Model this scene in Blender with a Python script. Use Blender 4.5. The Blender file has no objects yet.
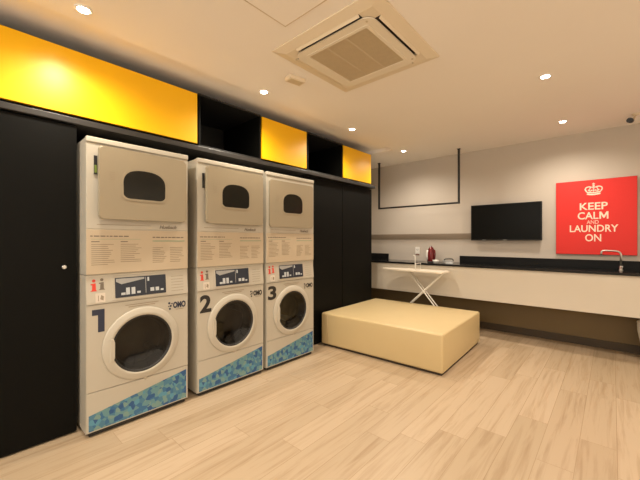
import bpy, bmesh, math, random
from mathutils import Vector, Matrix

SC = bpy.context.scene
COL = SC.collection
PI = math.pi

# ------------------------------------------------------------------ camera
cam_data = bpy.data.cameras.new('camera')
cam_data.sensor_width = 36.0
cam_data.lens = 327.0 / 640.0 * 36.0
cam_data.clip_start = 0.02
cam = bpy.data.objects.new('camera', cam_data)
COL.objects.link(cam)
cam.location = (0.0, 0.0, 1.30)
cam.rotation_euler = (PI / 2, 0.0, math.atan2(293, 327))
SC.camera = cam

# ------------------------------------------------------------------ world, exposure, lamp settings
world = bpy.data.worlds.new('world')
SC.world = world
world.use_nodes = True
world.node_tree.nodes['Background'].inputs[0].default_value = (0.9, 0.85, 0.75, 1)
world.node_tree.nodes['Background'].inputs[1].default_value = 0.02
SC.view_settings.view_transform = 'Standard'
SC.view_settings.look = 'None'
SC.view_settings.gamma = 1.0
SC.view_settings.use_curve_mapping = False
SC.view_settings.exposure = 0.22
LAMP_COLOR = (1.0, 0.88, 0.72)
LAMP_POWER = 60.0
LAMP_ANGLE = math.radians(156)
LAMP_BLEND = 1.0


def area_light(name, loc, rot, sx, sy, power, color):
    ld = bpy.data.lights.new(name, 'AREA')
    ld.shape = 'RECTANGLE'
    ld.size, ld.size_y = sx, sy
    ld.energy = power
    ld.color = color
    o = bpy.data.objects.new(name, ld)
    COL.objects.link(o)
    o.location = loc
    o.rotation_euler = rot


# added fill lights on the right and behind the camera, lifting ceiling and fronts
area_light('fill_light_right', (2.36, 1.6, 1.35), (0, PI / 2, 0), 2.3, 6.0, 25.0, (1.0, 0.85, 0.66))
area_light('fill_light_front', (-0.9, -2.16, 2.16), (PI / 2, 0, 0), 3.4, 0.7, 40.0, (1.0, 0.97, 0.90))

CEIL = 2.63
BACK = 5.20
CAB = -2.70            # front face of the cabinet run


# ------------------------------------------------------------------ materials
def mat(name, color, rough=0.5, metal=0.0, spec=0.5, coat=0.0, noise=None, bump=None, emit=None):
    m = bpy.data.materials.new(name)
    m.use_nodes = True
    nt = m.node_tree
    b = nt.nodes['Principled BSDF']
    b.inputs['Base Color'].default_value = (*color, 1)
    b.inputs['Roughness'].default_value = rough
    b.inputs['Metallic'].default_value = metal
    b.inputs['Specular IOR Level'].default_value = spec
    b.inputs['Coat Weight'].default_value = coat
    tc = None
    if noise or bump:
        tc = nt.nodes.new('ShaderNodeTexCoord')
    if noise:                                   # (scale, amount): slight tone variation
        n = nt.nodes.new('ShaderNodeTexNoise')
        n.inputs['Scale'].default_value = noise[0]
        n.inputs['Detail'].default_value = 4
        nt.links.new(tc.outputs['Object'], n.inputs['Vector'])
        r = nt.nodes.new('ShaderNodeMapRange')
        r.inputs['To Min'].default_value = 1 - noise[1]
        r.inputs['To Max'].default_value = 1 + noise[1]
        nt.links.new(n.outputs['Fac'], r.inputs['Value'])
        mx = nt.nodes.new('ShaderNodeMix')
        mx.data_type = 'RGBA'
        mx.blend_type = 'MULTIPLY'
        mx.inputs[0].default_value = 1.0
        mx.inputs[6].default_value = (*color, 1)
        nt.links.new(r.outputs['Result'], mx.inputs[7])
        nt.links.new(mx.outputs[2], b.inputs['Base Color'])
    if bump:                                    # (scale, strength)
        n2 = nt.nodes.new('ShaderNodeTexNoise')
        n2.inputs['Scale'].default_value = bump[0]
        nt.links.new(tc.outputs['Object'], n2.inputs['Vector'])
        bp = nt.nodes.new('ShaderNodeBump')
        bp.inputs['Strength'].default_value = bump[1]
        bp.inputs['Distance'].default_value = 0.002
        nt.links.new(n2.outputs['Fac'], bp.inputs['Height'])
        nt.links.new(bp.outputs['Normal'], b.inputs['Normal'])
    if emit:
        b.inputs['Emission Color'].default_value = (*emit[0], 1)
        b.inputs['Emission Strength'].default_value = emit[1]
    return m


def floor_material():
    m = bpy.data.materials.new('wood_planks')
    m.use_nodes = True
    nt = m.node_tree
    L = nt.links
    b = nt.nodes['Principled BSDF']
    tc = nt.nodes.new('ShaderNodeTexCoord')
    sep = nt.nodes.new('ShaderNodeSeparateXYZ')
    L.new(tc.outputs['Object'], sep.inputs[0])
    comb = nt.nodes.new('ShaderNodeCombineXYZ')          # planks run along world Y
    ax = nt.nodes.new('ShaderNodeMath'); ax.operation = 'ADD'; ax.inputs[1].default_value = 18.1 - 0.019
    L.new(sep.outputs['X'], ax.inputs[0])
    ay = nt.nodes.new('ShaderNodeMath'); ay.operation = 'ADD'; ay.inputs[1].default_value = 20.35
    L.new(sep.outputs['Y'], ay.inputs[0])
    row = nt.nodes.new('ShaderNodeMath'); row.operation = 'DIVIDE'; row.inputs[1].default_value = 0.181
    L.new(ax.outputs[0], row.inputs[0])
    rf = nt.nodes.new('ShaderNodeMath'); rf.operation = 'FLOOR'
    L.new(row.outputs[0], rf.inputs[0])
    wn = nt.nodes.new('ShaderNodeTexWhiteNoise'); wn.noise_dimensions = '1D'
    L.new(rf.outputs[0], wn.inputs['W'])
    ys = nt.nodes.new('ShaderNodeMath'); ys.operation = 'MULTIPLY_ADD'; ys.inputs[1].default_value = 1.22
    L.new(wn.outputs['Value'], ys.inputs[0])
    L.new(ay.outputs[0], ys.inputs[2])
    L.new(ys.outputs[0], comb.inputs['X'])
    L.new(ax.outputs[0], comb.inputs['Y'])

    def brick(c1, c2, mortar):
        br = nt.nodes.new('ShaderNodeTexBrick')
        br.offset = 0.0
        br.offset_frequency = 2
        br.inputs['Color1'].default_value = (*c1, 1)
        br.inputs['Color2'].default_value = (*c2, 1)
        br.inputs['Mortar'].default_value = (*mortar, 1)
        br.inputs['Scale'].default_value = 1.0
        br.inputs['Brick Width'].default_value = 1.22
        br.inputs['Row Height'].default_value = 0.181
        br.inputs['Mortar Size'].default_value = 0.0016
        br.inputs['Mortar Smooth'].default_value = 0.2
        br.inputs['Bias'].default_value = 0.0
        L.new(comb.outputs[0], br.inputs['Vector'])
        return br
    base = brick(FLOOR_A, FLOOR_B, FLOOR_M)
    rnd = brick((0, 0, 0), (1, 1, 1), (0.5, 0.5, 0.5))
    # grain: noise stretched along the plank, shifted per plank
    sc = nt.nodes.new('ShaderNodeVectorMath'); sc.operation = 'MULTIPLY'
    sc.inputs[1].default_value = (1.5, 26.0, 1.0)
    L.new(comb.outputs[0], sc.inputs[0])
    sh = nt.nodes.new('ShaderNodeVectorMath'); sh.operation = 'MULTIPLY_ADD'
    sh.inputs[1].default_value = (37.0, 11.0, 5.0)
    L.new(rnd.outputs['Color'], sh.inputs[0])
    L.new(sc.outputs[0], sh.inputs[2])
    g = nt.nodes.new('ShaderNodeTexNoise')
    g.inputs['Scale'].default_value = 1.0
    g.inputs['Detail'].default_value = 6
    g.inputs['Roughness'].default_value = 0.62
    g.inputs['Distortion'].default_value = 0.6
    L.new(sh.outputs[0], g.inputs['Vector'])
    ramp = nt.nodes.new('ShaderNodeValToRGB')
    e = ramp.color_ramp.elements
    e[0].position = 0.28; e[0].color = (0.66, 0.57, 0.47, 1)
    e[1].position = 0.52; e[1].color = (1, 1, 1, 1)
    L.new(g.outputs['Fac'], ramp.inputs['Fac'])
    mx = nt.nodes.new('ShaderNodeMix'); mx.data_type = 'RGBA'; mx.blend_type = 'MULTIPLY'
    mx.inputs[0].default_value = 0.7
    L.new(base.outputs['Color'], mx.inputs[6])
    L.new(ramp.outputs['Color'], mx.inputs[7])
    L.new(mx.outputs[2], b.inputs['Base Color'])
    b.inputs['Roughness'].default_value = 0.38
    b.inputs['Specular IOR Level'].default_value = 0.4
    bp = nt.nodes.new('ShaderNodeBump')
    bp.inputs['Strength'].default_value = 0.25
    bp.inputs['Distance'].default_value = 0.002
    inv = nt.nodes.new('ShaderNodeMath'); inv.operation = 'SUBTRACT'; inv.inputs[0].default_value = 1.0
    L.new(base.outputs['Fac'], inv.inputs[1])
    L.new(inv.outputs[0], bp.inputs['Height'])
    L.new(bp.outputs['Normal'], b.inputs['Normal'])
    return m


def mosaic_material():
    m = bpy.data.materials.new('blue_mosaic_print')
    m.use_nodes = True
    nt = m.node_tree
    L = nt.links
    b = nt.nodes['Principled BSDF']
    tc = nt.nodes.new('ShaderNodeTexCoord')
    v = nt.nodes.new('ShaderNodeTexVoronoi')
    v.inputs['Scale'].default_value = 34.0
    v.inputs['Randomness'].default_value = 0.85
    L.new(tc.outputs['Object'], v.inputs['Vector'])
    sp = nt.nodes.new('ShaderNodeSeparateColor')
    L.new(v.outputs['Color'], sp.inputs[0])
    ramp = nt.nodes.new('ShaderNodeValToRGB')
    ramp.color_ramp.interpolation = 'CONSTANT'
    cols = [(0.0, (0.022, 0.09, 0.24)), (0.2, (0.065, 0.19, 0.29)), (0.42, (0.12, 0.26, 0.29)),
            (0.62, (0.04, 0.14, 0.28)), (0.78, (0.17, 0.29, 0.27)), (0.9, (0.09, 0.27, 0.38))]
    el = ramp.color_ramp.elements
    el[0].position, el[0].color = cols[0][0], (*cols[0][1], 1)
    el[1].position, el[1].color = cols[1][0], (*cols[1][1], 1)
    for p, c in cols[2:]:
        k = el.new(p); k.color = (*c, 1)
    L.new(sp.outputs[0], ramp.inputs['Fac'])
    L.new(ramp.outputs['Color'], b.inputs['Base Color'])
    b.inputs['Roughness'].default_value = 0.4
    return m


def tinted_glass(name, tint, fac):
    m = bpy.data.materials.new(name)
    m.use_nodes = True
    nt = m.node_tree
    nt.nodes.remove(nt.nodes['Principled BSDF'])
    out = nt.nodes['Material Output']
    t = nt.nodes.new('ShaderNodeBsdfTransparent'); t.inputs[0].default_value = (*tint, 1)
    g = nt.nodes.new('ShaderNodeBsdfGlossy'); g.inputs['Roughness'].default_value = 0.06
    f = nt.nodes.new('ShaderNodeFresnel'); f.inputs['IOR'].default_value = fac
    mx = nt.nodes.new('ShaderNodeMixShader')
    nt.links.new(f.outputs[0], mx.inputs[0])
    nt.links.new(t.outputs[0], mx.inputs[1])
    nt.links.new(g.outputs[0], mx.inputs[2])
    nt.links.new(mx.outputs[0], out.inputs['Surface'])
    return m


FLOOR_A = (0.515, 0.395, 0.27)
FLOOR_B = (0.43, 0.325, 0.212)
FLOOR_M = (0.34, 0.235, 0.135)
M = dict(
    floor=floor_material(),
    ceiling=mat('ceiling_paint', (0.90, 0.85, 0.79), 0.85, noise=(1.5, 0.015)),
    wall=mat('grey_beige_wall_paint', (0.5387, 0.4826, 0.4198), 0.8, noise=(2.0, 0.03)),
    wall_white=mat('room_wall_paint', (0.78, 0.74, 0.68), 0.85, noise=(2.0, 0.02)),
    stripe=mat('wall_stripe_taupe', (0.27, 0.215, 0.16), 0.6, noise=(5, 0.04)),
    kick=mat('lower_wall_shade_brown', (0.1545, 0.1030, 0.0391), 0.55, noise=(4, 0.06)),  # shade under the counter is put into this brown
    skirting=mat('dark_skirting', (0.05, 0.032, 0.015), 0.5, noise=(6, 0.05)),
    black=mat('black_laminate', (0.0018, 0.0018, 0.0012), 0.55, spec=0.13, noise=(3, 0.1)),
    blackedge=mat('black_edge_rail', (0.0263, 0.0240, 0.0225), 0.4, noise=(6, 0.1)),
    blackin=mat('black_cabinet_interior', (0.006, 0.006, 0.006), 0.55, noise=(3, 0.1)),
    yellow=mat('yellow_lacquer', (0.9579, 0.5200, 0.0020), 0.38, spec=0.5, noise=(2, 0.01)),
    enamel=mat('cream_enamel', (0.4850, 0.4484, 0.3722), 0.35, noise=(4, 0.015)),
    enamel_door=mat('cream_door_enamel', (0.3145, 0.2642, 0.1811), 0.4, noise=(4, 0.015)),
    groove=mat('panel_groove', (0.38, 0.32, 0.25), 0.6, noise=(6, 0.05)),
    panel=mat('instruction_panel_cream', (0.5141, 0.4255, 0.3056), 0.45, noise=(4, 0.015)),
    print_=mat('grey_print', (0.29, 0.235, 0.165), 0.6, noise=(30, 0.1)),
    printdark=mat('dark_print', (0.16, 0.13, 0.10), 0.6, noise=(30, 0.1)),
    printgreen=mat('green_print', (0.30, 0.36, 0.25), 0.6, noise=(30, 0.1)),
    navy=mat('navy_vinyl', (0.018, 0.025, 0.055), 0.45, noise=(8, 0.05)),
    blackvinyl=mat('black_vinyl', (0.015, 0.014, 0.014), 0.45, noise=(8, 0.05)),
    display=mat('display_panel_blue_grey', (0.016, 0.022, 0.036), 0.4, noise=(15, 0.15)),
    displaytop=mat('display_panel_grey', (0.33, 0.33, 0.32), 0.35, noise=(15, 0.1)),
    key=mat('pale_key', (0.50, 0.53, 0.55), 0.4, noise=(15, 0.05)),
    red=mat('red_ink', (0.62, 0.05, 0.03), 0.5, noise=(8, 0.05)),
    label=mat('pale_label', (0.6290, 0.5600, 0.4752), 0.5, noise=(8, 0.02)),
    rubber=mat('black_rubber', (0.012, 0.011, 0.010), 0.5, noise=(8, 0.1)),
    mosaic=mosaic_material(),
    drum=mat('dark_steel_drum', (0.16, 0.15, 0.14), 0.35, metal=0.8, noise=(10, 0.2)),
    glass=tinted_glass('smoked_door_glass', (0.28, 0.27, 0.21), 1.5),
    drywin=mat('dark_window_glass', (0.012, 0.011, 0.008), 0.15, spec=0.25, noise=(3, 0.3)),
    green=mat('green_latch', (0.16, 0.22, 0.04), 0.5, noise=(8, 0.1)),
    steel=mat('brushed_steel', (0.62, 0.60, 0.56), 0.28, metal=1.0, noise=(20, 0.05)),
    duct=mat('grey_duct', (0.32, 0.30, 0.28), 0.5, noise=(6, 0.1)),
    leather=mat('cream_leatherette', (0.6127, 0.4732, 0.2500), 0.42, noise=(3, 0.03), bump=(220, 0.12)),
    piping=mat('leatherette_seam', (0.55, 0.41, 0.24), 0.5, noise=(6, 0.05)),
    plinth=mat('dark_plinth', (0.03, 0.018, 0.010), 0.6, noise=(6, 0.05)),
    granite=mat('black_granite', (0.008, 0.008, 0.008), 0.14, spec=0.35, noise=(120, 0.6)),
    splash=mat('black_stone_upstand', (0.008, 0.008, 0.008), 0.4, spec=0.12, noise=(120, 0.5)),
    counter=mat('cream_counter_front', (0.6299, 0.5652, 0.4683), 0.42, noise=(3, 0.015)),
    white=mat('white_plastic', (0.82, 0.79, 0.74), 0.4, noise=(8, 0.02)),
    board=mat('board_cover', (0.6882, 0.6138, 0.5022), 0.8, noise=(20, 0.04)),
    boardleg=mat('white_tube', (0.80, 0.76, 0.68), 0.35, noise=(8, 0.02)),
    tv=mat('tv_plastic', (0.0056, 0.0056, 0.0049), 0.4, spec=0.3, noise=(8, 0.1)),
    screen=mat('tv_screen', (0.0029, 0.0029, 0.0019), 0.3, spec=0.1, noise=(2, 0.2)),
    poster=mat('red_canvas', (0.6859, 0.0184, 0.0128), 0.55, noise=(60, 0.03)),
    posterside=mat('red_canvas_edge', (0.42, 0.028, 0.015), 0.6, noise=(60, 0.03)),
    posterink=mat('poster_white_ink', (0.873, 0.702, 0.578), 0.6, noise=(10, 0.02)),
    posterdim=mat('poster_small_ink', (0.90, 0.55, 0.45), 0.6, noise=(10, 0.02)),
    blackmetal=mat('black_painted_metal', (0.012, 0.010, 0.009), 0.4, noise=(8, 0.1)),
    kettle=mat('red_gloss', (0.144, 0.005, 0.007), 0.22, noise=(6, 0.05)),
    irondark=mat('dark_grey_plastic', (0.05, 0.05, 0.045), 0.4, noise=(8, 0.1)),
    acpanel=mat('ac_plastic', (0.80, 0.73, 0.60), 0.5, noise=(6, 0.02)),
    acframe=mat('ac_frame_plastic', (0.78, 0.68, 0.52), 0.5, noise=(6, 0.02)),
    acrib=mat('ac_grille_rib', (0.60, 0.50, 0.36), 0.6, noise=(8, 0.05)),
    acgrille=mat('ac_grille', (0.6000, 0.4920, 0.3240), 0.6, noise=(40, 0.08)),
    acslot=mat('ac_slot_dark', (0.05, 0.035, 0.02), 0.6, noise=(8, 0.1)),
    lamp=mat('lamp_lens', (1, 1, 1), 0.4, emit=((1.0, 0.95, 0.85), 30.0)),
    lampring=mat('lamp_trim_white', (0.85, 0.82, 0.76), 0.4, noise=(8, 0.02)),
)


# ------------------------------------------------------------------ mesh helpers
def box(bm, x0, x1, y0, y1, z0, z1, bev=0.0, seg=2):
    r = bmesh.ops.create_cube(bm, size=1.0)
    vs = r['verts']
    for v in vs:
        v.co = Vector(((x0 + x1) / 2 + v.co.x * (x1 - x0), (y0 + y1) / 2 + v.co.y * (y1 - y0), (z0 + z1) / 2 + v.co.z * (z1 - z0)))
    if bev > 0:
        es = list({e for v in vs for e in v.link_edges})
        bmesh.ops.bevel(bm, geom=es, offset=bev, segments=seg, affect='EDGES', profile=0.5)


def tube(bm, pts, r, n=10, r2=None):
    """round bar along a polyline, capped"""
    pts = [Vector(p) for p in pts]
    rings = []
    up = None
    for i, p in enumerate(pts):
        a = pts[max(i - 1, 0)]
        b = pts[min(i + 1, len(pts) - 1)]
        t = (b - a).normalized()
        if up is None or abs(up.dot(t)) > 0.95:
            up = Vector((0, 0, 1)) if abs(t.z) < 0.9 else Vector((1, 0, 0))
        s = t.cross(up).normalized()
        up = s.cross(t).normalized()
        rr = r if r2 is None else r + (r2 - r) * i / (len(pts) - 1)
        rings.append([bm.verts.new(p + (s * math.cos(2 * PI * k / n) + up * math.sin(2 * PI * k / n)) * rr) for k in range(n)])
    for A, B in zip(rings, rings[1:]):
        for k in range(n):
            f = bm.faces.new((A[k], A[(k + 1) % n], B[(k + 1) % n], B[k]))
            f.smooth = True
    bm.faces.new(rings[0]); bm.faces.new(rings[-1])


def lathe(bm, profile, center=(0, 0, 0), axis='z', n=48, cap0=False, cap1=False, smooth=True):
    """profile: (radius, height) pairs turned round an axis through center"""
    c = Vector(center)
    rings = []
    for (r, h) in profile:
        ring = []
        for k in range(n):
            a = 2 * PI * k / n
            u, v = r * math.cos(a), r * math.sin(a)
            if axis == 'z':
                p = Vector((u, v, h))
            elif axis == 'x':
                p = Vector((h, u, v))
            else:
                p = Vector((u, h, v))
            ring.append(bm.verts.new(c + p))
        rings.append(ring)
    for A, B in zip(rings, rings[1:]):
        for k in range(n):
            f = bm.faces.new((A[k], A[(k + 1) % n], B[(k + 1) % n], B[k]))
            f.smooth = smooth
    if cap0:
        bm.faces.new(rings[0])
    if cap1:
        bm.faces.new(rings[-1])


def prism(bm, poly, f, d0, d1, bev=0.0):
    """poly of (a, b) points extruded from depth d0 to d1; f maps (a, b, d) to a point"""
    A = [bm.verts.new(Vector(f(a, b, d0))) for a, b in poly]
    B = [bm.verts.new(Vector(f(a, b, d1))) for a, b in poly]
    n = len(poly)
    bm.faces.new(A)
    top = bm.faces.new(B)
    for k in range(n):
        bm.faces.new((A[k], A[(k + 1) % n], B[(k + 1) % n], B[k]))
    if bev > 0:
        bmesh.ops.bevel(bm, geom=list(top.edges), offset=bev, segments=3, affect='EDGES', profile=0.5)


def plate_with_hole(bm, poly, hole, f, d0, d1):
    """outline and hole with the same number of points, matched by angle"""
    n = len(poly)
    rows = [[bm.verts.new(Vector(f(a, b, d))) for a, b in P] for P, d in ((poly, d0), (poly, d1), (hole, d1), (hole, d0))]
    for i in range(4):
        A, B = rows[i], rows[(i + 1) % 4]
        for k in range(n):
            bm.faces.new((A[k], A[(k + 1) % n], B[(k + 1) % n], B[k]))


def rect_by_angle(cx, cy, x0, x1, y0, y1, n):
    """points on a rectangle outline seen from (cx, cy), one per angle, with the corners hit exactly"""
    pts = []
    for k in range(n):
        a = 2 * PI * k / n
        dx, dy = math.cos(a), math.sin(a)
        t = 1e9
        if dx > 1e-9: t = min(t, (x1 - cx) / dx)
        if dx < -1e-9: t = min(t, (x0 - cx) / dx)
        if dy > 1e-9: t = min(t, (y1 - cy) / dy)
        if dy < -1e-9: t = min(t, (y0 - cy) / dy)
        pts.append([cx + dx * t, cy + dy * t])
    for X in (x0, x1):
        for Y in (y0, y1):
            k = min(range(n), key=lambda i: (pts[i][0] - X) ** 2 + (pts[i][1] - Y) ** 2)
            pts[k] = [X, Y]
    return pts


def rounded_rect(x0, x1, y0, y1, r, n=6):
    pts = []
    for cx, cy, a0 in ((x1 - r, y1 - r, 0), (x0 + r, y1 - r, 90), (x0 + r, y0 + r, 180), (x1 - r, y0 + r, 270)):
        for k in range(n + 1):
            a = math.radians(a0 + 90 * k / n)
            pts.append((cx + r * math.cos(a), cy + r * math.sin(a)))
    return pts


def obj(name, bm, m, parent=None, loc=None):
    bmesh.ops.recalc_face_normals(bm, faces=bm.faces[:])
    me = bpy.data.meshes.new(name)
    bm.to_mesh(me)
    bm.free()
    me.materials.append(m)
    o = bpy.data.objects.new(name, me)
    COL.objects.link(o)
    if parent is not None:
        o.parent = parent
    if loc is not None:
        o.location = loc
    return o


def B():
    return bmesh.new()


def bx(name, dims, m, parent=None, bev=0.0, seg=2):
    bm = B()
    box(bm, *dims, bev=bev, seg=seg)
    return obj(name, bm, m, parent)


def tag(o, label, cat, group=None):
    o['label'] = label
    o['category'] = cat
    if group:
        o['group'] = group
    return o


def thing(name, label, cat, loc=(0, 0, 0), rotz=0.0, group=None):
    o = bpy.data.objects.new(name, None)
    o.empty_display_size = 0.1
    COL.objects.link(o)
    o.location = loc
    o.rotation_euler = (0, 0, rotz)
    return tag(o, label, cat, group)


def struct(o):
    o['kind'] = 'structure'
    return o


def text_bm(bm, body, f, box_=None, depth=0.001, bold=0.0, shear=0.0):
    """built-in lettering as mesh; box_ = (a0, a1, b0, b1) it is fitted to, f maps (a, b, d) to a point"""
    cu = bpy.data.curves.new('lettering', 'FONT')
    cu.body = body
    cu.offset = bold
    cu.shear = shear
    cu.extrude = 0.5
    cu.resolution_u = 4
    t = bpy.data.objects.new('lettering', cu)
    COL.objects.link(t)
    dg = bpy.context.evaluated_depsgraph_get()
    dg.update()
    me = bpy.data.meshes.new_from_object(t.evaluated_get(dg))
    bpy.data.objects.remove(t)
    bpy.data.curves.remove(cu)
    xs = [v.co.x for v in me.vertices]; ys = [v.co.y for v in me.vertices]
    ax, bx_, ay, by = min(xs), max(xs), min(ys), max(ys)
    a0, a1, b0, b1 = box_
    for v in me.vertices:
        a = a0 + (v.co.x - ax) / (bx_ - ax) * (a1 - a0)
        b = b0 + (v.co.y - ay) / (by - ay) * (b1 - b0)
        v.co = Vector(f(a, b, (v.co.z + 0.5) * depth))
    bm.from_mesh(me)
    bpy.data.meshes.remove(me)


# ------------------------------------------------------------------ the room
XL, XR, YF = -3.42, 2.4, -2.2
struct(bx('floor', (XL - 0.1, XR + 0.1, YF - 0.1, BACK + 0.1, -0.1, 0.0), M['floor']))
# ceiling: raised strip in front of and over the cabinet run, flat panel elsewhere
bm = B()
RX, RY, RZ = -2.42, 4.30, 2.684
box(bm, RX, XR + 0.1, YF - 0.1, BACK + 0.1, CEIL, CEIL + 0.25)
box(bm, XL - 0.1, RX, RY, BACK + 0.1, CEIL, CEIL + 0.25)
box(bm, XL - 0.1, RX, YF - 0.1, RY, RZ, CEIL + 0.25)
struct(obj('ceiling', bm, M['ceiling']))
struct(bx('wall_back', (XL - 0.1, XR + 0.1, BACK, BACK + 0.1, 0.52, CEIL), M['wall']))
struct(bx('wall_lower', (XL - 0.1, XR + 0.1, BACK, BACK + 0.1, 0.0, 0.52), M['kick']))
struct(bx('wall_left', (XL - 0.1, XL, YF - 0.1, BACK + 0.1, 0.0, CEIL + 0.1), M['wall_white']))
struct(bx('wall_right', (XR, XR + 0.1, YF - 0.1, BACK + 0.1, 0.0, CEIL), M['wall_white']))
struct(bx('wall_front', (XL - 0.1, XR + 0.1, YF - 0.1, YF, 0.0, CEIL), M['wall_white']))
# unseen glazing, made up to go with the fill lights: frames with milky panes
for nm, horiz in (('added_window_1', False), ('added_window_2', True)):
    w_ = struct(bpy.data.objects.new(nm, None))
    COL.objects.link(w_)
    span = (-2.6, 0.8) if horiz else (-1.4, 4.6)
    bm = B()
    n_ = 5
    zb, zt = (1.78, 2.54) if horiz else (0.2, 2.5)
    for k in range(n_ + 1):
        p = span[0] + (span[1] - span[0]) * k / n_
        d_ = (p - 0.02, p + 0.02, YF, YF + 0.03, zb, zt) if horiz else (XR - 0.03, XR, p - 0.02, p + 0.02, zb, zt)
        box(bm, *d_)
    for z in (zb - 0.02, zt - 0.02):
        d_ = (span[0], span[1], YF, YF + 0.03, z, z + 0.04) if horiz else (XR - 0.03, XR, span[0], span[1], z, z + 0.04)
        box(bm, *d_)
    obj('window_frame', bm, M['blackmetal'], w_)
    bm = B()
    d_ = (span[0], span[1], YF + 0.001, YF + 0.012, zb, zt) if horiz else (XR - 0.012, XR - 0.001, span[0], span[1], zb, zt)
    box(bm, *d_)
    obj('added_pane', bm, M['white'], w_)
struct(bx('baseboard_back', (XL, XR, BACK - 0.018, BACK, 0.0, 0.095), M['skirting'], bev=0.003))
struct(bx('trim_1', (XL, -1.555, BACK - 0.006, BACK, 1.308, 1.402), M['stripe'], bev=0.002))

# ------------------------------------------------------------------ cabinets
# tall black cabinets: carcass, one door each
def tall_cabinet(y0, y1, label, knob=False, knob_y=None, face=CAB):
    t = thing('tall_cabinet', label, 'cabinet', (face, (y0 + y1) / 2, 0), group='tall black cabinets')
    h = (y1 - y0) / 2
    bm = B()
    box(bm, -0.65, -0.022, -h + 0.001, h - 0.001, 0.0, 2.075, bev=0.001)
    obj('carcass', bm, M['blackin'], t)
    d = bx('door', (-0.020, 0.0, -h + 0.002, h - 0.002, 0.012, 2.068), M['black'], t, bev=0.0015)
    if knob:
        ky = knob_y - (y0 + y1) / 2
        bm = B()
        lathe(bm, [(0.006, 0.0), (0.006, 0.012), (0.013, 0.016), (0.014, 0.022), (0.010, 0.027)], (0, ky, 1.122), 'x', 20, True, True)
        k = obj('knob', bm, M['steel'], d)
        k['label'] = 'small pale metal knob'
    return t


tall_cabinet(-0.65, -0.055, 'black tall cabinet at the photo edge, left of the one with a knob')
tall_cabinet(-0.05, 0.551, 'black tall cabinet with a small pale knob, left of machine 1', True, 0.478)
tall_cabinet(2.770, 3.521, 'plain black tall cabinet directly right of machine 3', face=-2.745)
tall_cabinet(3.525, 4.245, 'plain black tall cabinet at the far end of the run, behind the ottoman', face=-2.745)

# black back panel of the bay the machines stand in
t = bx('back_panel', (-3.41, -3.39, 0.553, 2.768, 0.0, 2.075), M['blackin'], bev=0.001)
tag(t, 'black panel at the back of the bay behind the three machine stacks', 'panel')

# long ledge rail under the overhead cabinets
t = bx('ledge_rail', (-3.40, CAB + 0.022, -0.65, 4.245, 2.078, 2.118), M['blackedge'], bev=0.004)
tag(t, 'long dark grey ledge running under the yellow overhead cabinets', 'ledge')


def overhead(name, y0, y1, label, cat, group, door):
    t = thing(name, label, cat, (CAB, (y0 + y1) / 2, 2.12), group=group)
    h = (y1 - y0) / 2
    H = 0.466
    if door:
        bm = B()
        box(bm, -0.69, -0.021, -h, h, 0.0, H, bev=0.001)
        obj('carcass', bm, M['black'], t)
        bx('door', (-0.019, 0.004, -h + 0.012, h - 0.012, 0.022, H - 0.012), M['yellow'], t, bev=0.0015)
    else:
        bm = B()
        box(bm, -0.69, 0.0, -h, h, 0.0, 0.018)
        box(bm, -0.69, 0.0, -h, h, H - 0.016, H)
        box(bm, -0.69, -0.675, -h, h, 0.018, H - 0.016)
        obj('carcass', bm, M['blackin'], t)
        for s in (-1, 1):
            bx('side_panel', (-0.675, 0.002, s * h - (0.018 if s > 0 else 0), s * h + (0 if s > 0 else 0.018), 0.018, H - 0.016), M['black'], t, bev=0.0015)
    return t


G1, G2 = 'overhead cabinets with yellow doors', 'open black overhead compartments'
overhead('overhead_cabinet', -0.65, 1.420, 'long yellow door overhead cabinet above machine 1 and the left black cabinet', 'cabinet', G1, True)
overhead('open_compartment', 1.422, 2.102, 'black open compartment between the long yellow door and the middle yellow door', 'cabinet', G2, False)
overhead('overhead_cabinet', 2.104, 2.786, 'middle overhead cabinet with a squarish yellow door, above machine 3', 'cabinet', G1, True)
overhead('open_compartment', 2.788, 3.470, 'black open compartment between the two squarish yellow doors', 'cabinet', G2, False)
overhead('overhead_cabinet', 3.472, 4.165, 'farthest overhead cabinet with a small yellow door, next to the back wall corner', 'cabinet', G1, True)

for y, lab in ((1.343, 'thin grey duct rising behind the gap between first and second dryers'),
               (2.127, 'thin grey duct rising behind the gap between second and third dryers')):
    bm = B()
    tube(bm, [(0, 0, 1.985), (0, 0, 2.077)], 0.013, 14)
    o = obj('duct_pipe', bm, M['duct'], None, (-2.90, y, 0.0))
    tag(o, lab, 'pipe', 'ducts behind the dryers')

# ------------------------------------------------------------------ laundry machines
W = 0.683
FX = 0.35                 # local x of the machine fronts


def fmap(x0):
    """front-face mapping: a = distance from the left edge, b = height, d = out of the face"""
    return lambda a, b, d: (x0 + d, a - W / 2, b)


def pictogram(bm, a, b, s, f):
    """little standing figure: head and body"""
    prism(bm, [(a + 0.13 * s * math.cos(k * PI / 4), b + 0.86 * s + 0.13 * s * math.sin(k * PI / 4)) for k in range(8)], f, 0, 0.0012)
    prism(bm, [(a - 0.22 * s, b + 0.62 * s), (a + 0.13 * s, b + 0.66 * s), (a + 0.14 * s, b + 0.1 * s), (a + 0.24 * s, b), (a - 0.26 * s, b),
               (a - 0.14 * s, b + 0.1 * s), (a - 0.11 * s, b + 0.52 * s), (a - 0.22 * s, b + 0.52 * s)], f, 0, 0.0012)


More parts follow.
